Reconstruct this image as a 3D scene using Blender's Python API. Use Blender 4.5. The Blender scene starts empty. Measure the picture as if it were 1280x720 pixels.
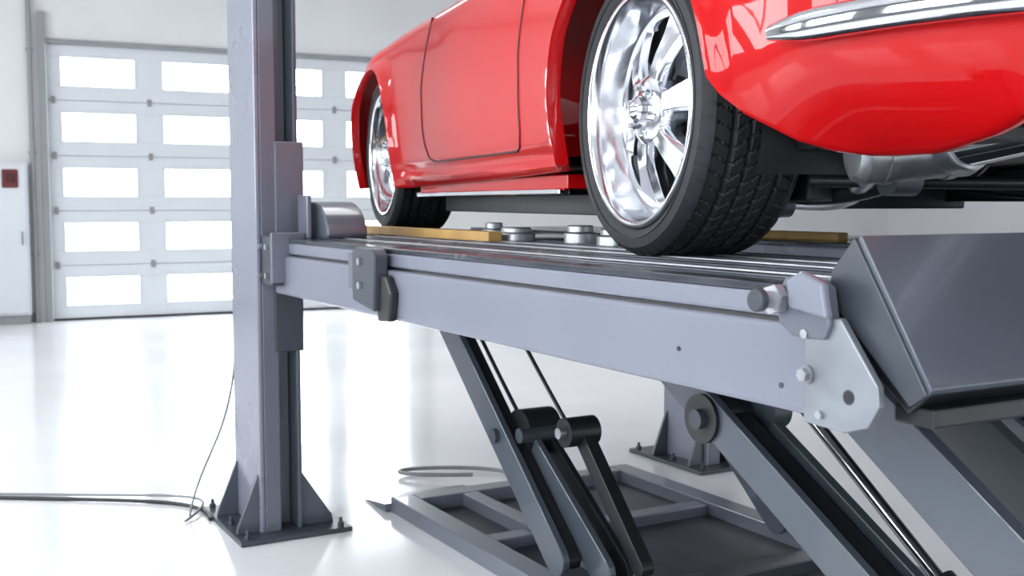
import bpy, bmesh, math, numpy as np
from mathutils import Vector, Matrix
R=math.radians
scn=bpy.context.scene
try:
    scn.view_settings.view_transform='Standard'
    scn.view_settings.look='None'
except Exception: pass

# ---------------------------------------------------------------- materials
def mat(name,col,rough=.4,metal=0.,var=.0,vscale=6.,coat=0.,bump=0.,bscale=60.,emit=None,es=0.,rvar=0.,spec=.5,trans=0.):
    m=bpy.data.materials.new(name); m.use_nodes=True
    nt=m.node_tree; b=nt.nodes['Principled BSDF']
    b.inputs['Base Color'].default_value=(*col,1)
    b.inputs['Roughness'].default_value=rough
    b.inputs['Metallic'].default_value=metal
    b.inputs['Coat Weight'].default_value=coat
    b.inputs['Coat Roughness'].default_value=.02
    b.inputs['Specular IOR Level'].default_value=spec
    b.inputs['Transmission Weight'].default_value=trans
    tc=nt.nodes.new('ShaderNodeTexCoord')
    if var>0 or rvar>0:
        n=nt.nodes.new('ShaderNodeTexNoise'); n.inputs['Scale'].default_value=vscale; n.inputs['Detail'].default_value=6
        nt.links.new(tc.outputs['Object'],n.inputs['Vector'])
        if var>0:
            r=nt.nodes.new('ShaderNodeValToRGB')
            r.color_ramp.elements[0].position=.3; r.color_ramp.elements[1].position=.7
            r.color_ramp.elements[0].color=(*[c*(1-var) for c in col],1)
            r.color_ramp.elements[1].color=(*[min(1,c*(1+var)) for c in col],1)
            nt.links.new(n.outputs['Fac'],r.inputs['Fac']); nt.links.new(r.outputs['Color'],b.inputs['Base Color'])
        if rvar>0:
            mr=nt.nodes.new('ShaderNodeMapRange'); mr.inputs['From Min'].default_value=.3; mr.inputs['From Max'].default_value=.7
            mr.inputs['To Min'].default_value=max(.02,rough-rvar); mr.inputs['To Max'].default_value=rough+rvar
            nt.links.new(n.outputs['Fac'],mr.inputs['Value']); nt.links.new(mr.outputs['Result'],b.inputs['Roughness'])
    if bump>0:
        n2=nt.nodes.new('ShaderNodeTexNoise'); n2.inputs['Scale'].default_value=bscale; n2.inputs['Detail'].default_value=4
        nt.links.new(tc.outputs['Object'],n2.inputs['Vector'])
        bp=nt.nodes.new('ShaderNodeBump'); bp.inputs['Strength'].default_value=bump; bp.inputs['Distance'].default_value=.01
        nt.links.new(n2.outputs['Fac'],bp.inputs['Height']); nt.links.new(bp.outputs['Normal'],b.inputs['Normal'])
    if emit:
        b.inputs['Emission Color'].default_value=(*emit,1); b.inputs['Emission Strength'].default_value=es
    return m
M_red=mat('car_paint',(.52,.0012,.003),.5,0,var=.03,vscale=2,coat=.7,spec=.10)
M_reddark=mat('seam',(.05,.001,.002),.5)
M_chrome=mat('chrome',(.86,.87,.90),.07,1.,rvar=.02,vscale=8)
M_rim=mat('polished_rim',(.84,.86,.90),.14,1.,rvar=.03,vscale=8)
M_tire=mat('tyre_rubber',(.018,.020,.024),.62,0,var=.2,vscale=30,bump=.15,bscale=200)
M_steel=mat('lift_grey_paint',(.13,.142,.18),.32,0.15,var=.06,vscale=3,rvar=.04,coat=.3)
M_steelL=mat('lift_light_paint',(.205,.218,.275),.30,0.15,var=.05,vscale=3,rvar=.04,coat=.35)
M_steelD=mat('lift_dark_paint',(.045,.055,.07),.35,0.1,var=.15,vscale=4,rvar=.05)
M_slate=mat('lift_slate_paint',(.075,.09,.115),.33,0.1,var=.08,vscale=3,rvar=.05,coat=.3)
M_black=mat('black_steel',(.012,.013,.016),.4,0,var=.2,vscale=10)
M_bare=mat('bare_steel',(.42,.44,.47),.35,.85,var=.15,vscale=14,bump=.05,rvar=.08)
M_plate=mat('zinc_plate',(.26,.28,.31),.38,.6,var=.10,vscale=14,bump=.04,rvar=.08)
M_deck=mat('deck_steel',(.075,.085,.105),.22,.5,var=.2,vscale=5,rvar=.08)
M_yellow=mat('yellow_wood',(.50,.31,.10),.5,0,var=.15,vscale=12)
M_floor=mat('epoxy_floor',(.77,.785,.81),.13,0,var=.03,vscale=1.1,bump=.006,bscale=7,rvar=.04)
M_wall=mat('wall_paint',(.60,.61,.62),.7,0,var=.03,vscale=2)
M_wallL=mat('side_wall_darkened',(.20,.21,.22),.7,0,var=.03,vscale=2)  # unseen left wall, made dark to deepen reflections on the car
M_ceil=mat('ceiling_paint',(.45,.46,.47),.8,0,var=.03,vscale=2)
M_door=mat('door_panel_white',(.54,.57,.60),.4,0,var=.02,vscale=3)
M_gap=mat('door_joint',(.36,.38,.40),.6,0,var=.03)
M_glow=mat('daylight_window',(.9,.95,1.),.2,0,emit=(.95,.98,1.),es=10.)
M_trim=mat('grey_trim',(.22,.23,.24),.5,0,var=.05)
M_lamp=mat('lamp_diffuser',(1,1,1),.5,0,emit=(1,1,1),es=15.)
M_redbox=mat('red_box',(.10,.008,.012),.5,0,var=.1)
M_glass=mat('glass',(.05,.06,.07),.03,0,var=.02)
M_canvas=mat('soft_top',(.02,.02,.022),.8,0,var=.1,bump=.2)
M_pit=mat('pit_plate',(.03,.035,.045),.45,0,var=.2,vscale=8)

# ---------------------------------------------------------------- helpers
def empty(name,loc=(0,0,0),rz=0):
    e=bpy.data.objects.new(name,None); scn.collection.objects.link(e)
    e.location=loc; e.rotation_euler=(0,0,rz); e.empty_display_size=.1
    return e
def mk(name,vs,fs,m,parent=None,smooth=None,bevel=0,mats=None):
    me=bpy.data.meshes.new(name); me.from_pydata([tuple(v) for v in vs],[],fs); me.validate()
    bm=bmesh.new(); bm.from_mesh(me); bmesh.ops.recalc_face_normals(bm,faces=bm.faces); bm.to_mesh(me); bm.free()
    me.materials.append(m)
    if mats:
        for x in mats: me.materials.append(x)
    o=bpy.data.objects.new(name,me); scn.collection.objects.link(o)
    if parent: o.parent=parent
    if smooth is not None:
        for p in me.polygons: p.use_smooth=True
        if smooth<170:
            try: me.set_sharp_from_angle(angle=R(smooth))
            except Exception: pass
    if bevel>0:
        b=o.modifiers.new('bevel','BEVEL'); b.width=bevel; b.segments=2; b.limit_method='ANGLE'; b.angle_limit=R(35)
    return o
def box(name,x0,x1,y0,y1,z0,z1,m,parent=None,bevel=.003):
    vs=[(x,y,z) for x in(x0,x1) for y in(y0,y1) for z in(z0,z1)]
    fs=[(0,1,3,2),(4,6,7,5),(0,4,5,1),(2,3,7,6),(0,2,6,4),(1,5,7,3)]
    return mk(name,vs,fs,m,parent,bevel=bevel)
def prism(name,prof,y0,y1,m,parent=None,bevel=.002,smooth=None):
    n=len(prof)
    vs=[(p[0],y0,p[1]) for p in prof]+[(p[0],y1,p[1]) for p in prof]
    fs=[tuple(range(n)),tuple(range(2*n-1,n-1,-1))]+[(i,(i+1)%n,n+(i+1)%n,n+i) for i in range(n)]
    return mk(name,vs,fs,m,parent,bevel=bevel,smooth=smooth)
def cyl(name,p1,p2,r,m,parent=None,seg=32,r2=None,bevel=0):
    p1=Vector(p1);p2=Vector(p2);d=(p2-p1).normalized()
    a=d.orthogonal().normalized();b=d.cross(a); r2=r if r2 is None else r2
    vs=[];
    for p,rr in((p1,r),(p2,r2)):
        for i in range(seg):
            t=2*math.pi*i/seg; vs.append(p+a*math.cos(t)*rr+b*math.sin(t)*rr)
    fs=[tuple(range(seg)),tuple(range(seg,2*seg))]+[(i,(i+1)%seg,seg+(i+1)%seg,seg+i) for i in range(seg)]
    return mk(name,vs,fs,m,parent,smooth=35,bevel=bevel)
def tube(name,pts,r,m,parent=None,smooth=True):
    cu=bpy.data.curves.new(name,'CURVE'); cu.dimensions='3D'; cu.bevel_depth=r; cu.bevel_resolution=4; cu.resolution_u=12
    sp=cu.splines.new('NURBS' if smooth else 'POLY'); sp.points.add(len(pts)-1)
    for i,p in enumerate(pts): sp.points[i].co=(*p,1)
    if smooth: sp.use_endpoint_u=True; sp.order_u=4 if len(pts)>3 else 3
    cu.use_fill_caps=True
    cu.materials.append(m); o=bpy.data.objects.new(name,cu); scn.collection.objects.link(o)
    if parent:o.parent=parent
    return o
def revolve(name,prof,m,parent=None,seg=96,rfun=None,smooth=40,closed=False):
    vs=[];n=len(prof)
    for i in range(seg):
        a=2*math.pi*i/seg
        for j,(y,r) in enumerate(prof):
            rr=r if rfun is None else rfun(a,j,y,r)
            vs.append((rr*math.cos(a),y,rr*math.sin(a)))
    fs=[]
    for i in range(seg):
        k=(i+1)%seg
        for j in range(n if closed else n-1):
            l=(j+1)%n
            fs.append((i*n+j,k*n+j,k*n+l,i*n+l))
    return mk(name,vs,fs,m,parent,smooth=smooth)

# ---------------------------------------------------------------- camera
cam=bpy.data.cameras.new('camera'); co=bpy.data.objects.new('camera',cam); scn.collection.objects.link(co)
co.location=(0,0,1.08); co.rotation_euler=(R(90-4.41),0,0); cam.lens=39.375; cam.sensor_width=36; cam.clip_start=.02
cam.dof.use_dof=True; cam.dof.focus_distance=2.15; cam.dof.aperture_fstop=8.0
scn.camera=co

# ---------------------------------------------------------------- room (own axes: x along the door wall, -y into the room)
RA=R(26.0); D0=Vector((-4.14,10.08,0))
def roomobj(o): o.location=D0; o.rotation_euler=(0,0,RA); return o
CH=3.5
def rbox(*a,**k): return roomobj(box(*a,**k))
rbox('floor',-4,10,-14,.4,-.1,0,M_floor,bevel=0)
rbox('ceiling',-4,10,-14,.4,CH,CH+.1,M_ceil,bevel=0)
DW=3.56
w=empty('wall_back',D0,RA)
box('wall_left_part',-4,-.02,0,.25,0,CH,M_wall,w,0)
box('wall_right_part',DW+.02,10,0,.25,0,CH,M_wall,w,0)
box('wall_header',-.02,DW+.02,0,.25,2.53,CH,M_wall,w,0)
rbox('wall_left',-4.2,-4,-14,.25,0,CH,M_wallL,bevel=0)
rbox('wall_right',10,10.2,-14,.25,0,CH,M_wall,bevel=0)
rbox('baseboard_back',-4,-.12,-.02,0,0,.09,M_trim,bevel=0)
# sectional door
d=empty('door_1',D0,RA)
for i in range(5):
    z0=.008+.496*i; z1=z0+.492
    hz0=z0+.13; hz1=hz0+.25
    box('panel_bottom_%d'%i,0,DW,.03,.08,z0,hz0,M_door,d,.003)
    box('panel_top_%d'%i,0,DW,.03,.08,hz1,z1,M_door,d,.003)
    xs=[.12+.885*j for j in range(4)]
    edges=[0]+sum([[x,x+.63] for x in xs],[])+[DW]
    for j in range(0,len(edges),2):
        box('stile_%d_%d'%(i,j),edges[j],edges[j+1],.031,.079,hz0,hz1,M_door,d,0)
    for j,x in enumerate(xs):
        box('glass_%d_%d'%(i,j),x,x+.63,.06,.07,hz0,hz1,M_glow,d,0)
        for (a,b_,c,e_) in((x-.012,x+.642,hz0-.012,hz0),(x-.012,x+.642,hz1,hz1+.012)):
            box('frame',a,b_,.024,.035,c,e_,M_door,d,0)
        for (a,b_) in((x-.012,x),(x+.63,x+.642)):
            box('frame',a,b_,.024,.035,hz0,hz1,M_door,d,0)
    for x in (.03,.86,1.75,2.63,DW-.06):
        if i<4: box('hinge',x,x+.035,.01,.03,z1-.03,z1+.035,M_trim,d,.002)
    box('gap_%d'%i,0,DW,.05,.075,z1-.001,z1+.006,M_gap,d,0)
box('bottom_seal',0,DW,.02,.08,0,.02,M_black,d,0)
t=empty('trim_1',D0,RA)
box('track_left',-.07,-.01,-.06,.0,0,2.75,M_trim,t,.004)
box('track_right',DW+.01,DW+.07,-.06,.0,0,2.75,M_trim,t,.004)
box('head_seal',-.05,DW+.05,-.03,.02,2.485,2.52,M_trim,t,.002)
p=empty('downpipe',D0,RA)
cyl('pipe',(-.14,-.05,0),(-.14,-.05,CH),.022,M_trim,p)
for z in(.6,1.5,2.4): cyl('clamp',(-.14,-.05,z),(-.14,-.05,z+.03),.03,M_trim,p)
c=empty('service_cabinet',D0,RA)
box('carcass',-.80,-.19,-.16,-.001,.08,1.42,M_door,c,.006)
box('leaf',-.78,-.21,-.18,-.16,.10,1.40,M_door,c,.004)
box('plinth',-.79,-.2,-.14,-.001,0,.08,M_trim,c,.0)
box('alarm_plate',-.40,-.27,-.20,-.18,1.2,1.36,M_redbox,c,.01)
box('alarm_button',-.37,-.30,-.212,-.2,1.25,1.32,M_reddark,c,.01)
cyl('handle',(-.25,-.2,.7),(-.25,-.2,.82),.008,M_trim,c)
for i,y in enumerate((-3,-6,-9,-12)):  # glowing panes on the unseen left wall, added for light and reflections
    wn=empty('added_window_%d'%(i+1),D0,RA)
    box('pane',-3.999,-3.985,y-1.0,y+1.0,1.0,2.7,M_glow,wn,0)
    for a in(-1.0,0,1.0): box('mullion',-3.985,-3.95,y+a-.03,y+a+.03,.97,2.73,M_door,wn,0)
    for z in(.97,2.70): box('rail',-3.985,-3.95,y-1.03,y+1.03,z,z+.04,M_door,wn,0)
for x in(-1.5,1.2,3.9,6.6):  # out-of-view fixtures added to brighten the room and highlight the car
    for y in(-3,-6.5,-10):
        e=empty('added_ceiling_light',D0,RA)
        box('housing',x-.16,x+.16,y-.8,y+.8,CH-.09,CH-.002,M_door,e,.004)
        box('diffuser',x-.13,x+.13,y-.77,y+.77,CH-.10,CH-.088,M_lamp,e,0)
w_=bpy.data.worlds.new('world'); scn.world=w_; w_.use_nodes=True
w_.node_tree.nodes['Background'].inputs['Color'].default_value=(.92,.955,1,1)
w_.node_tree.nodes['Background'].inputs['Strength'].default_value=1.7

# ---------------------------------------------------------------- lift  (x=t along runway away from camera, y=-k)
LO=(.42,1.49,0); LA=math.atan2(.8709,-.4915)
L=empty('vehicle_lift',LO,LA)
def lb(name,t0,t1,k0,k1,z0,z1,m,bevel=.003,par=None): return box(name,t0,t1,-k1,-k0,z0,z1,m,par or L,bevel)
ZD=.965
lb('deck_plate',0,2.36,.0,.62,ZD-.012,ZD,M_deck)
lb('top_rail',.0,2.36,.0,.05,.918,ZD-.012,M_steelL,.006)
lb('gap_shade_strip',.01,2.36,.01,.62,.905,.92,M_black,0)  # solid black strip stands in for the shade between rail and beam
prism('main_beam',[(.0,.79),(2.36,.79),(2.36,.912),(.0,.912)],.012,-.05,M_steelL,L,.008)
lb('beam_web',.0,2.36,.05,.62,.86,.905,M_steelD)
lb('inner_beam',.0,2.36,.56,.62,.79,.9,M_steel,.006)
for i in range(9): lb('deck_strip_%d'%i,.12,2.3,.085+.058*i,.10+.058*i,ZD,ZD+.004,M_bare if i in(1,4,6) else M_deck,.001)
lb('deck_extension',2.36,3.40,.38,1.02,ZD-.035,ZD,M_deck)
lb('deck_bridge',1.9,3.40,.62,1.02,ZD-.035,ZD,M_deck)
lb('wood_strip',1.70,3.12,.40,.445,ZD+.002,ZD+.030,M_yellow,.003)
# flap
prism('ramp_face',[(-.05,1.03),(-.17,.845),(-.176,.853),(-.058,1.037)],0,-.62,M_slate,L,.002)
prism('ramp_body',[(-.05,1.028),(-.165,.845),(-.13,.815),(-.02,.90),(.01,.96),(-.02,.985)],-.012,-.60,M_black,L,.003)
prism('ramp_cheek',[(-.05,1.034),(-.172,.846),(-.145,.828),(-.005,.955),(-.012,.99)],.004,-.008,M_steelD,L,.002)
lb('ramp_underlip',-.165,-.10,.02,.6,.80,.825,M_black,.004)
# end plate + hardware
prism('hinge_plate',[(.012,.928),(-.05,.93),(-.115,.85),(-.118,.825),(-.10,.795),(-.06,.782),(.012,.785)],.026,.014,M_plate,L,.002)
cyl('plate_hole',(-.068,.0265,.83),(-.068,.022,.83),.008,M_black,L)
cyl('plate_hole_ring',(-.068,.0262,.83),(-.068,.022,.83),.010,M_steelD,L)
cyl('bolt_washer',(.006,.030,.85),(.006,.02,.85),.013,M_plate,L)
cyl('bolt_head',(.006,.038,.85),(.006,.02,.85),.009,M_bare,L,seg=6)
cyl('bolt_head2',(.005,.036,.905),(.005,.02,.905),.007,M_bare,L,seg=6)
cyl('bolt_head3',(-.02,.032,.80),(-.02,.02,.80),.006,M_bare,L,seg=6)
cyl('beam_pinhole',(.30,.0135,.85),(.30,.01,.85),.004,M_black,L)
cyl('beam_pinhole_b',(.07,.0135,.825),(.07,.01,.825),.004,M_steelD,L)
# clevis
prism('clevis_plate',[(.055,.915),(.06,.95),(.045,.978),(.015,.985),(-.03,.97),(-.04,.92),(-.03,.90),(.03,.90)],.034,.012,M_steel,L,.004)
prism('clevis_plate_b',[(.02,.94),(.025,.975),(-.0,.99),(-.04,.975),(-.05,.93)],.05,.036,M_steelL,L,.004)
cyl('clevis_pin',(.052,.070,.948),(.052,.02,.948),.012,M_bare,L)
cyl('clevis_pin_head',(.052,.080,.948),(.052,.066,.948),.016,M_steelD,L,seg=24,bevel=.003)
cyl('clevis_nut',(.052,.05,.948),(.052,.036,.948),.021,M_bare,L,seg=6)
cyl('hinge_tube',(-.01,-.02,.955),(-.01,-.6,.955),.018,M_steelD,L)
# mid bracket
prism('mid_bracket',[(1.46,.81),(1.60,.83),(1.60,.955),(1.58,.965),(1.47,.965),(1.45,.95)],.05,.012,M_steelD,L,.005)
prism('mid_bracket_cap',[(1.58,.84),(1.64,.86),(1.64,.95),(1.58,.96)],.045,.012,M_steel,L,.004)
prism('mid_hook',[(1.40,.79),(1.47,.785),(1.48,.86),(1.46,.90),(1.42,.90),(1.385,.86)],.035,.012,M_black,L,.006)
for z in(.87,.93): cyl('bracket_bolt',(1.54,.058,z),(1.54,.048,z),.010,M_bare,L,seg=6)
# far bracket by the column
lb('column_bracket',2.27,2.42,-.05,.02,.82,.975,M_steelD,.006)
for z in(.85,.94):
    for tt in(2.31,2.38): cyl('bracket_bolt',(tt,.06,z),(tt,.048,z),.010,M_bare,L,seg=6)
lb('column_bracket_face',2.255,2.27,-.055,.05,.83,.985,M_steel,.003)
ws=[(2.16,ZD)]+[(2.30-.15*math.cos(a),ZD+.115*math.sin(a)) for a in np.linspace(.12,math.pi*.75,12)]+[(2.42,ZD)]
prism('wheel_stop',ws,-.09,-.22,M_slate,L,.006,smooth=40)
lb('wheel_stop_plate',2.24,2.33,.055,.07,ZD,1.10,M_steel,.004)
for (tt,kk,rr,h) in((1.75,.52,.055,.04),(1.30,.56,.05,.045),(1.98,.57,.035,.05),(1.5,.58,.045,.05)):
    cyl('jack_pad',(tt,-kk,ZD),(tt,-kk,ZD+h*.6),rr,M_bare,L,seg=40,bevel=.003)
    cyl('jack_pad_top',(tt,-kk,ZD+h*.6),(tt,-kk,ZD+h),rr*.8,M_bare,L,seg=40,bevel=.003)
def arm(name,t1,z1,t2,z2,wd,k0,k1,m,round1=True):
    a=math.atan2(z2-z1,t2-t1); prof=[]
    for i in range(9):
        q=a+math.pi/2+math.pi*i/8; prof.append((t1+wd/2*math.cos(q),z1+wd/2*math.sin(q)))
    for i in range(9):
        q=a-math.pi/2+math.pi*i/8; prof.append((t2+wd/2*math.cos(q),z2+wd/2*math.sin(q)))
    return prism(name,prof,-k0,-k1,m,L,.003)
def armset(pref,kk):
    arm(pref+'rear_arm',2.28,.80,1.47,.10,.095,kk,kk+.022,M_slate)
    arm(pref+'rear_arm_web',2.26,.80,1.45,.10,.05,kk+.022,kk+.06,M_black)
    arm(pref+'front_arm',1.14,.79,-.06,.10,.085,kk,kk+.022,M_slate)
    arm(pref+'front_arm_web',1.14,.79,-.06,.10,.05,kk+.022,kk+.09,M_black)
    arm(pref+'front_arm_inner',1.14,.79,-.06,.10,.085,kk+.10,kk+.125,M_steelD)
armset('',.48)
armset('far_',1.28)
arm('lever_arm',1.76,.385,1.34,.09,.095,.545,.565,M_slate)
arm('lever_arm_inner',1.76,.385,1.34,.09,.085,.605,.625,M_black)
cyl('rear_arm_pivot',(1.80,-.465,.385),(1.80,-.482,.385),.022,M_steelD,L)
cyl('lever_head',(1.76,-.535,.395),(1.76,-.645,.395),.070,M_black,L)
cyl('lever_pin',(1.70,-.66,.40),(1.70,-.50,.40),.022,M_steelD,L)
cyl('lever_knob',(1.55,-.56,.43),(1.55,-.66,.43),.042,M_black,L)
cyl('lever_knob_pin',(1.55,-.54,.43),(1.55,-.57,.43),.016,M_bare,L)
arm('knob_link',1.55,.43,1.25,.12,.05,.60,.64,M_black)
cyl('front_head',(.84,-.47,.60),(.84,-.64,.60),.055,M_black,L)
cyl('front_pin',(.84,-.455,.60),(.84,-.475,.60),.022,M_steelD,L)
cyl('front_pin2',(.76,-.58,.62),(.76,-.63,.62),.04,M_steelD,L)
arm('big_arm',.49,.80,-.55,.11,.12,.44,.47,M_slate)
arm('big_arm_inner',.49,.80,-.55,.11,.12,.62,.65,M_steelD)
cyl('hydraulic_rod',(.80,-.66,.69),(.30,-.66,.32),.014,M_chrome,L)
cyl('hydraulic_cylinder',(.34,-.66,.35),(-.10,-.66,.03+.05),.03,M_black,L)
tube('cable_1',[(2.22,-.56,.80),(2.0,-.56,.60),(1.80,-.57,.42)],.006,M_black,L)
tube('cable_2',[(1.98,-.58,.80),(1.75,-.58,.60),(1.56,-.58,.45)],.006,M_black,L)
# far runway
lb('far_deck',0,3.4,1.22,1.80,ZD-.012,ZD,M_deck)
lb('far_beam',0,3.4,1.22,1.27,.80,ZD-.012,M_steelL,.006)
lb('far_beam_outer',0,3.4,1.75,1.80,.80,ZD-.012,M_steelL,.006)
lb('far_wood_strip',1.3,2.2,1.35,1.39,ZD,ZD+.024,M_yellow,.003)
prism('far_ramp',[(-.05,1.03),(-.17,.845),(-.13,.82),(0,.95)],-1.22,-1.80,M_slate,L,.002)
# base frame
lb('base_rail_near',-.75,2.46,.42,.50,.0,.055,M_steel,.004)
lb('base_rail_near_inner',-.75,2.38,.66,.72,.0,.055,M_steel,.004)
lb('base_rail_far',-.75,2.46,1.34,1.42,.0,.055,M_steel,.004)
lb('base_cross_end',2.38,2.46,.50,1.34,.0,.055,M_steel,.004)
lb('base_cross_mid',1.86,1.93,.50,1.34,.0,.045,M_steel,.004)
lb('base_cross_b',1.25,1.33,.50,1.34,.0,.045,M_steelD,.004)
lb('base_cross_front',-.75,-.67,.50,1.34,.0,.055,M_steelD,.004)
lb('base_pan',-.67,2.38,.50,1.34,.001,.010,M_pit,0)
prism('base_toe_plate',[(2.46,.004),(2.66,.004),(2.46,.03)],-.40,-.80,M_steel,L,.001)

def column(name,t,k,h=2.75):
    c=empty(name,LO,LA)
    def b(n,t0,t1,k0,k1,z0,z1,m,bv=.004): return box(n,t+t0,t+t1,-(k+k1),-(k+k0),z0,z1,m,c,bv)
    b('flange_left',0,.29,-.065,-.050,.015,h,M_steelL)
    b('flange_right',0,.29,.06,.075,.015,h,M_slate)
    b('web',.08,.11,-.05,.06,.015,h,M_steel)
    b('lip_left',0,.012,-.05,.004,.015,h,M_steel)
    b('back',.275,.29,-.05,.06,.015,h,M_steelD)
    b('carriage',-.012,.08,-.005,.09,.92,1.27,M_steel)
    b('carriage_lower',-.008,.08,-.01,.085,.60,.82,M_steelD)
    b('base_plate',-.07,.42,-.15,.22,0,.016,M_steelD,.003)
    for kk in(-.058,.067):
        s=-1 if kk<0 else 1
        pr=[(kk,.016),(kk+s*.12,.016),(kk+s*.115,.04),(kk+s*.01,.20),(kk,.20)]
        if s<0: pr=[(kk,.016),(kk+s*.08,.016),(kk+s*.075,.04),(kk+s*.01,.20),(kk,.20)]
        for tt in(.02,.26):
            vs=[(t+tt,-(k+a),z) for a,z in pr]+[(t+tt+.012,-(k+a),z) for a,z in pr]
            n=len(pr); fs=[tuple(range(n)),tuple(range(2*n-1,n-1,-1))]+[(i,(i+1)%n,n+(i+1)%n,n+i) for i in range(n)]
            mk('gusset',vs,fs,M_slate,c,bevel=.002)
    for(tt,kk)in((-.04,-.12),(-.04,.19),(.39,-.12),(.39,.19),(.15,-.12),(.15,.19)):
        cyl('anchor_bolt',(t+tt,-(k+kk),.016),(t+tt,-(k+kk),.03),.012,M_steelD,c,seg=6)
        cyl('anchor_stud',(t+tt,-(k+kk),.03),(t+tt,-(k+kk),.045),.006,M_steelD,c,seg=12)
    return c
column('lift_column',2.38,0.0)
column('lift_column',2.40,1.84)

# floor cables
fc=empty('floor_cable')
tube('cable_run',[(-3.2,4.1,.008),(-2.2,4.02,.008),(-1.6,3.98,.008),(-1.25,3.95,.008),(-1.08,3.88,.008),(-1.02,3.72,.008)],.007,M_black,fc)
tube('cable_run_b',[(-3.2,4.14,.007),(-2.0,4.05,.007),(-1.4,4.04,.007),(-1.15,3.98,.02),(-1.06,3.9,.02),(-1.1,3.7,.007)],.005,M_trim,fc)
tube('cable_riser',[(-1.1,3.75,.008),(-1.1,3.82,.10),(-1.02,3.84,.25),(-.965,3.83,.42),(-.945,3.82,.6)],.004,M_trim,fc)
hs=empty('air_hose')
tube('coil',[(-.22+.20*math.cos(a)*(1+.04*a),4.35+.08*math.sin(a),.010+.003*a) for a in np.linspace(0,5,20)],.008,M_trim,hs)

# ---------------------------------------------------------------- car (x forward, y left/outward, z up)
CAR=empty('car',(.26,2.35,0),math.atan2(.941,-.337))
YC=-.77; HZ=1.27
ARC=[(-.03,1.26,.370),(2.284,1.262,.332)]
def lerp(x,pts):
    return float(np.interp(x,[p[0] for p in pts],[p[1] for p in pts]))
def sm(x,pts):
    return (lerp(x-.06,pts)+2*lerp(x,pts)+lerp(x+.06,pts))/4
TL,NL=.78,.52; TS,NS=-.45,2.52
def plan(s):
    if s<TS: u=min(1,(TS-s)/TL); return max(0,(1-u**2.6))**(1/2.6)
    if s>NS: u=min(1,(s-NS)/NL); return max(0,(1-u**2.3))**(1/2.3)
    return 1.
ZT=[(-1.3,1.60),(-1.0,1.68),(-.5,1.76),(0,1.79),(.6,1.76),(1.2,1.745),(1.8,1.74),(2.1,1.725),(2.35,1.69),(2.6,1.64),(2.8,1.58),(2.95,1.50),(3.05,1.42)]
def zsill(s):
    return lerp(s,[(-1.25,1.33),(-1.1,1.28),(-.98,1.225),(-.86,1.175),(-.75,1.152),(-.64,1.150),(-.56,1.163),(-.50,1.190),(-.45,1.225),(-.42,1.26),(-.402,1.29),(-.35,1.30),(-.1,1.20),(.2,1.16),(.345,1.165),(.40,1.152),(.8,1.145),(1.9,1.130),(2.6,1.13),(2.8,1.15),(3.05,1.22)])
def zlow(s):
    z=zsill(s)
    for c,zc,r in ARC:
        if abs(s-c)<r: z=max(z,zc+math.sqrt(max(0,r*r-(s-c)**2)))
    return z
def off(s,z):
    o=-.30*max(0,z-1.45)**1.5-.45*max(0,1.36-z)**2
    o+=.032*math.exp(-((s+.0)/.46)**2)*math.exp(-((z-1.47)/.28)**2)
    o+=.026*math.exp(-((s-2.3)/.42)**2)*math.exp(-((z-1.45)/.3)**2)
    for c,zc,r in ARC:
        rho=math.hypot(s-c,max(0,z-zc))
        o+=.028*math.exp(-((rho-r)/.040)**2)
    if .3<s<1.95:
        f=min(1,(s-.3)/.12)*min(1,(1.95-s)/.12)
        o-=f*(.020*(1/(1+math.exp((z-1.205)/.005))) - .020*math.exp(-((z-1.165)/.018)**2))
    tb=min(1,max(0,(-.35-s)/.3)); 
    o-=tb*2.8*max(0,1.36-z)**2
    return o
def ybody(s,z): return YC+plan(s)*(.80+off(s,z))
st=set(np.round(np.linspace(-.4,2.5,110),4))
for c,zc,r in ARC:
    for a in np.linspace(0,math.pi,48): st.add(round(c+r*math.cos(a),5))
    for e in(-1,1): st.add(round(c+e*(r+.0008),5))
for a in np.linspace(0,1,34): 
    st.add(round(TS-TL*math.sin(a*math.pi/2)**(2/2.6),5)); st.add(round(NS+NL*math.sin(a*math.pi/2)**(2/2.3),5))
for x in(-.44,-.43,-.42,-.41): st.add(x)
st=sorted(st)
NR,NSH,NT=50,9,8
vs=[];ncol=None
for s in st:
    zl=zlow(s); zt=sm(s,ZT); zs=max(zt-.075,zl+.02); col=[]
    f=plan(s)
    y0=ybody(s,zl)
    col.append((s,y0-.035*f,zl+.004)); col.append((s,y0-.006*f,zl))
    for i in range(NR+1):
        z=zl+.004+(zs-zl-.004)*i/NR; col.append((s,ybody(s,z),z))
    ysh=ybody(s,zs); ins=.11*f
    for i in range(1,NSH+1):
        a=math.pi/2*i/NSH; col.append((s,ysh-ins*(1-math.cos(a)),zs+(zt-zs)*math.sin(a)))
    ye=ysh-ins
    for i in range(1,NT+1):
        y=ye+(YC-ye)*i/NT; h=max(1e-6,ye-YC)
        col.append((s,y,zt+.05*f*(1-((y-YC)/h)**2)))
    full=col+[(s,2*YC-y,z) for (_,y,z) in reversed(col[:-1])]
    ncol=len(full); vs+=full
fs=[]
for i in range(len(st)-1):
    for j in range(ncol-1):
        a=i*ncol+j; fs.append((a,a+1,a+ncol+1,a+ncol))
mk('body_shell',vs,fs,M_red,CAR,smooth=50)
def sideline(name,pts,r,m,o_=0):
    tube(name,[(s,ybody(s,z)+o_,z) for s,z in pts],r,m,CAR,False)
door=[(1.585,1.70),(1.595,1.60),(1.60,1.45),(1.59,1.33),(1.57,1.27),(1.53,1.225),(1.47,1.212),(1.2,1.212),(.9,1.212),(.68,1.212),(.645,1.222),(.63,1.26),(.627,1.4),(.627,1.55),(.627,1.70)]
dp=[]
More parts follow.
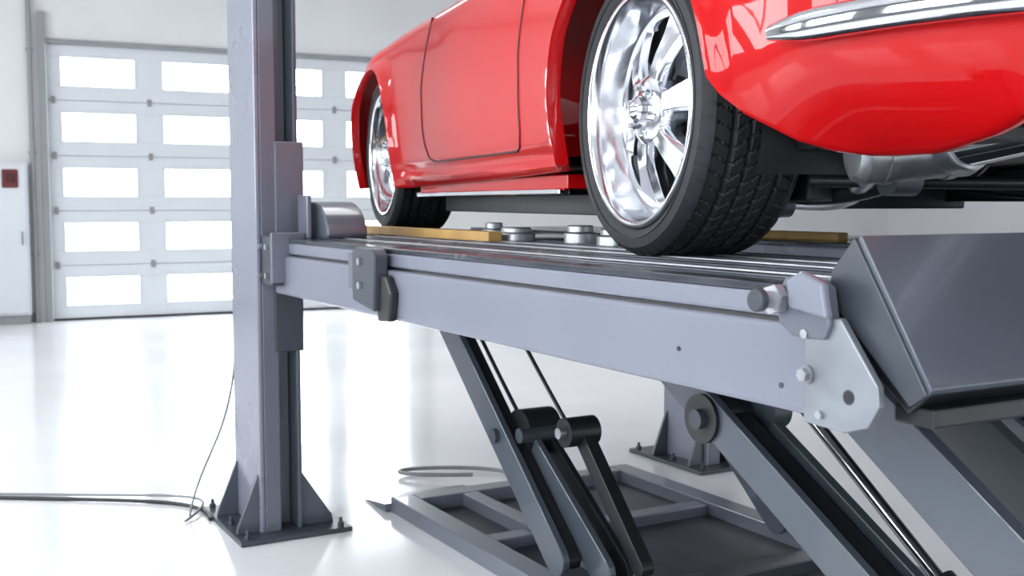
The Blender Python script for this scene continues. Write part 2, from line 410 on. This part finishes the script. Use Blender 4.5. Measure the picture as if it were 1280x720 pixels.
for i in range(len(door)-1):
    for q in np.linspace(0,1,6)[:-1]:
        dp.append((door[i][0]*(1-q)+door[i+1][0]*q,door[i][1]*(1-q)+door[i+1][1]*q))
dp.append(door[-1]); sideline('door_seam',dp,.0034,M_reddark)
def bar_on_side(name,s0,s1,z0,z1,dy,th,m,n=30):
    v=[];f=[]
    for i in range(n+1):
        s=s0+(s1-s0)*i/n; y=YC+.80-.02+dy
        v+=[(s,y,z0),(s,y,z1),(s,y-th,z1),(s,y-th,z0)]
    for i in range(n):
        a=4*i
        for j in range(4): f.append((a+j,a+(j+1)%4,a+4+(j+1)%4,a+4+j))
    f+=[(0,1,2,3),(4*n,4*n+1,4*n+2,4*n+3)]
    mk(name,v,f,m,CAR,bevel=.003)
bar_on_side('sill_lower',.46,1.86,1.112,1.148,-.045,.06,M_red)
bar_on_side('sill_trim',.48,1.86,1.098,1.112,-.03,.03,M_chrome)
bar_on_side('sill_under',.48,1.86,1.045,1.10,-.14,.06,M_black)
box('floor_pan',-.8,2.7,-1.42,-.12,1.17,1.20,M_black,CAR,.01)
for y in(-.28,-1.26): box('chassis_rail',-.25,2.8,y-.03,y+.03,1.08,1.17,M_black,CAR,.006)
for x in(.5,1.0,1.6): box('cross_member',x,x+.08,-1.3,-.2,1.06,1.13,M_steelD,CAR,.006)
for c,zc,r in ARC:
    for yy in((-.045,-.38),(-1.495,-1.16)):
        v=[];f=[];n=24
        for i in range(n+1):
            a=-.35+(math.pi+.7)*i/n
            for y in yy: v.append((c+(r+.012)*math.cos(a),y,zc+(r+.012)*math.sin(a)))
        for i in range(n): f.append((2*i,2*i+1,2*i+3,2*i+2))
        v.append((c,yy[1],zc)); 
        for i in range(n): f.append((2*i+1,2*i+3,len(v)-1))
        mk('wheel_well',v,f,M_black,CAR,smooth=40)
cyl('rear_axle',(0,-.2,HZ-.02),(0,-1.34,HZ-.02),.035,M_black,CAR)
cyl('differential',(0,-.68,HZ-.03),(0,-.86,HZ-.03),.12,M_black,CAR,bevel=.03)
cyl('front_axle',(2.284,-.2,1.22),(2.284,-1.34,1.22),.03,M_black,CAR)
for y in(-.33,-1.21):
    tube('leaf_spring',[(.55,y,1.14),(.2,y,1.10),(0,y,1.10),(-.25,y,1.08),(-.42,y,1.12)],.018,M_black,CAR)
    cyl('shock_absorber',(-.12,y,1.08),(-.2,y,1.32),.025,M_steelD,CAR)
    cyl('spring_shackle',(-.42,y+.03,1.12),(-.42,y-.03,1.12),.03,M_steelD,CAR)
    cyl('spring_hanger',(-.42,y,1.12),(-.46,y,1.2),.014,M_steelD,CAR)
    cyl('u_bolt_plate',(0,y+.04,1.075),(0,y-.04,1.075),.03,M_steelD,CAR)
cyl('muffler',(-.52,-.15,1.160),(-.57,-.36,1.176),.052,M_bare,CAR,bevel=.014)
cyl('muffler_band_a',(-.531,-.195,1.163),(-.534,-.210,1.164),.055,M_bare,CAR)
cyl('muffler_band_b',(-.557,-.305,1.172),(-.560,-.32,1.173),.055,M_bare,CAR)
tube('muffler_inlet',[(-.50,-.25,1.165),(-.40,-.27,1.13),(-.2,-.40,1.08),(.2,-.55,1.08),(.6,-.62,1.09),(1.6,-.62,1.10)],.022,M_bare,CAR)
cyl('tail_pipe',(-.60,-.30,1.178),(-1.25,-.29,1.258),.045,M_chrome,CAR)
cyl('tail_pipe_collar',(-.585,-.30,1.176),(-.63,-.30,1.182),.052,M_bare,CAR,bevel=.004)
cyl('brake_pipe',(-.3,-.22,1.12),(-.62,-.6,1.11),.012,M_black,CAR)
box('fuel_tank',-.8,-.5,-1.2,-.62,1.12,1.2,M_steelD,CAR,.02)
box('gearbox',.9,1.6,-.92,-.62,1.05,1.2,M_black,CAR,.03)
def bumper(th0,sgn,S0,LL,n,zc,name,hh=.036,o_=.035):
    v=[];f=[];pts=[]
    N=70
    for i in range(N+1):
        th=th0+(math.pi-2*th0)*i/N
        s=S0+sgn*LL*abs(math.sin(th))**(2/n); c=math.cos(th); y=YC+.80*math.copysign(abs(c)**(2/n),c)
        pts.append(Vector((s,y,0)))
    m=14
    for i,p_ in enumerate(pts):
        a=pts[max(0,i-1)];b=pts[min(N,i+1)];t_=(b-a).normalized(); nn=Vector((t_.y,-t_.x,0))
        if nn.dot(p_-Vector((S0+sgn*-.5,YC,0)))<0: nn=-nn
        tap=min(1,(.25+min(i,N-i)/3.0)); tap=math.sqrt(min(1,tap))
        for j in range(m):
            q=2*math.pi*j/m
            cx=.020*math.copysign(abs(math.cos(q))**.7,math.cos(q))*tap; cz=hh*math.copysign(abs(math.sin(q))**.8,math.sin(q))*tap
            pp=p_+nn*(o_+cx); v.append((pp.x,pp.y,zc+cz))
    for i in range(N):
        for j in range(m): f.append((i*m+j,i*m+(j+1)%m,(i+1)*m+(j+1)%m,(i+1)*m+j))
    f+=[tuple(range(m)),tuple(range(N*m,N*m+m))]
    mk(name,v,f,M_chrome,CAR,smooth=50)
bumper(.10,-1,TS,TL,2.6,1.343,'rear_bumper',.024,.028)
bumper(.45,1,NS,NL,2.3,1.30,'front_bumper')
def wheel(name,s,yf,z,flip=False,sc=1.0,rot=0):
    e=empty(name,(s,yf,z),math.pi if flip else 0); e.parent=CAR
    e.scale=(sc,1,sc)
    K=.965
    tp=[(-.012,.248*K),(-.002,.254*K),(.006,.256),(.012,.270),(.009,.286),(-.003,.298),(-.014,.3035)]
    ys=np.linspace(-.016,-.206,39)
    for y in ys: tp.append((float(y),.306-.10*((y+.111)/.095)**4*.05))
    tp+=[(-.208,.3035),(-.218,.299),(-.226,.288),(-.229,.276),(-.226,.264),(-.215,.240)]
    NSG=480
    def rf(a,j,y,r):
        if y>-.002 or y<-.225: return r
        for gy in(-.054,-.091,-.131,-.168):
            if abs(y-gy)<.0042: return r-.008
        ph=(a/(2*math.pi)*60 + (y*14 if abs(y+.111)>.057 else -y*20))%1.0
        if ph<.11 and r>.296: return r-(.005 if abs(y+.111)<.094 else .003)
        return r
    revolve('tyre',tp,M_tire,e,NSG,rf,smooth=25)
    revolve('sidewall_ring',[(.0085,.264),(.0130,.265),(.0130,.267),(.0085,.268)],M_tire,e,96)
    S=lambda pr:[(y,r*K) for y,r in pr]
    revolve('rim_barrel',S([(-.014,.248),(-.004,.2535),(.004,.254),(.008,.250),(.007,.243),(.001,.239),(-.02,.235),(-.05,.230),(-.066,.221),(-.08,.216),(-.12,.214),(-.19,.231),(-.205,.248)]),M_rim,e,128,smooth=60)
    revolve('brake_disc',[(-.15,.0),(-.15,.150),(-.135,.150),(-.132,.145),(-.132,.0)],M_plate,e,64)
    revolve('back_plate',[(-.185,.0),(-.185,.225)],M_black,e,64)
    revolve('spoke_ring',S([(-.080,.216),(-.066,.220),(-.062,.212),(-.064,.200),(-.075,.196),(-.092,.202)]),M_rim,e,128,smooth=60)
    revolve('hub',[(0.008,.0),(0.008,.022),(.003,.028),(-.012,.030),(-.014,.036),(-.016,.060),(-.022,.070),(-.05,.074),(-.11,.078)],M_rim,e,64,smooth=35)
    revolve('hub_cap',[(.017,.0),(.016,.012),(.010,.020),(.003,.023)],M_chrome,e,32,smooth=60)
    n=6
    for i in range(n):
        a0=rot+2*math.pi*i/n; v=[];f=[]
        for (r,hw,yt,dp) in((.050,.024,-.019,.03),(.080,.026,-.020,.035),(.115,.031,-.028,.035),(.145,.038,-.040,.032),(.170,.048,-.050,.028),(.190,.062,-.059,.024),(.204,.078,-.064,.02)):
            sec=[(-hw,yt-.020),(-hw*.72,yt-.003),(-hw*.12,yt-.004),(hw*.12,yt-.004),(hw*.72,yt-.003),(hw,yt-.020),(hw*.9,yt-dp-.012),(-hw*.9,yt-dp-.012)]
            for (tx,y) in sec:
                v.append((r*math.cos(a0)-tx*math.sin(a0),y,r*math.sin(a0)+tx*math.cos(a0)))
        for q in range(6):
            for j in range(8): f.append((q*8+j,q*8+(j+1)%8,(q+1)*8+(j+1)%8,(q+1)*8+j))
        f+=[tuple(range(8)),tuple(range(48,56))]
        mk('spoke_%d'%i,v,f,M_rim,e,smooth=30,bevel=.002)
        a1=a0+math.pi/n; c_,s_=math.cos(a1)*.048,math.sin(a1)*.048
        cyl('lug_nut_%d'%i,(c_,-.03,s_),(c_,-.000,s_),.009,M_chrome,e,seg=6,r2=.007)
    return e
wheel('wheel_rear_left',0,0,HZ,rot=math.pi/2+.35)
wheel('wheel_front_left',2.284,0,HZ,rot=.4)
wheel('wheel_rear_right',0,2*YC,HZ,True)
wheel('wheel_front_right',2.284,2*YC,HZ,True)
def loft(name,secs,m,sm_=50):
    v=[];f=[];n=len(secs[0])
    for s in secs:v+=s
    for i in range(len(secs)-1):
        for j in range(n-1): f.append((i*n+j,i*n+j+1,(i+1)*n+j+1,(i+1)*n+j))
    return mk(name,v,f,m,CAR,smooth=sm_)
arc=lambda x,z,h,wd:[(x,YC+wd*math.copysign(abs(math.cos(q))**.5,math.cos(q)),z+(h)*max(0,math.sin(q))**.5) for q in np.linspace(0,math.pi,25)]
loft('soft_top',[arc(.15,1.79,.02,.5),arc(.3,1.79,.17,.55),arc(.6,1.79,.30,.58),arc(.95,1.79,.33,.58),arc(1.15,1.79,.31,.57)],M_canvas)
mk('windscreen',[(1.6,YC-.6,1.79),(1.6,YC+.6,1.79),(1.15,YC+.53,2.11),(1.15,YC-.53,2.11)],[(0,1,2,3)],M_glass,CAR)
tube('windscreen_frame',[(1.6,YC-.6,1.78),(1.15,YC-.53,2.11),(1.15,YC+.53,2.11),(1.6,YC+.6,1.78)],.014,M_chrome,CAR,False)
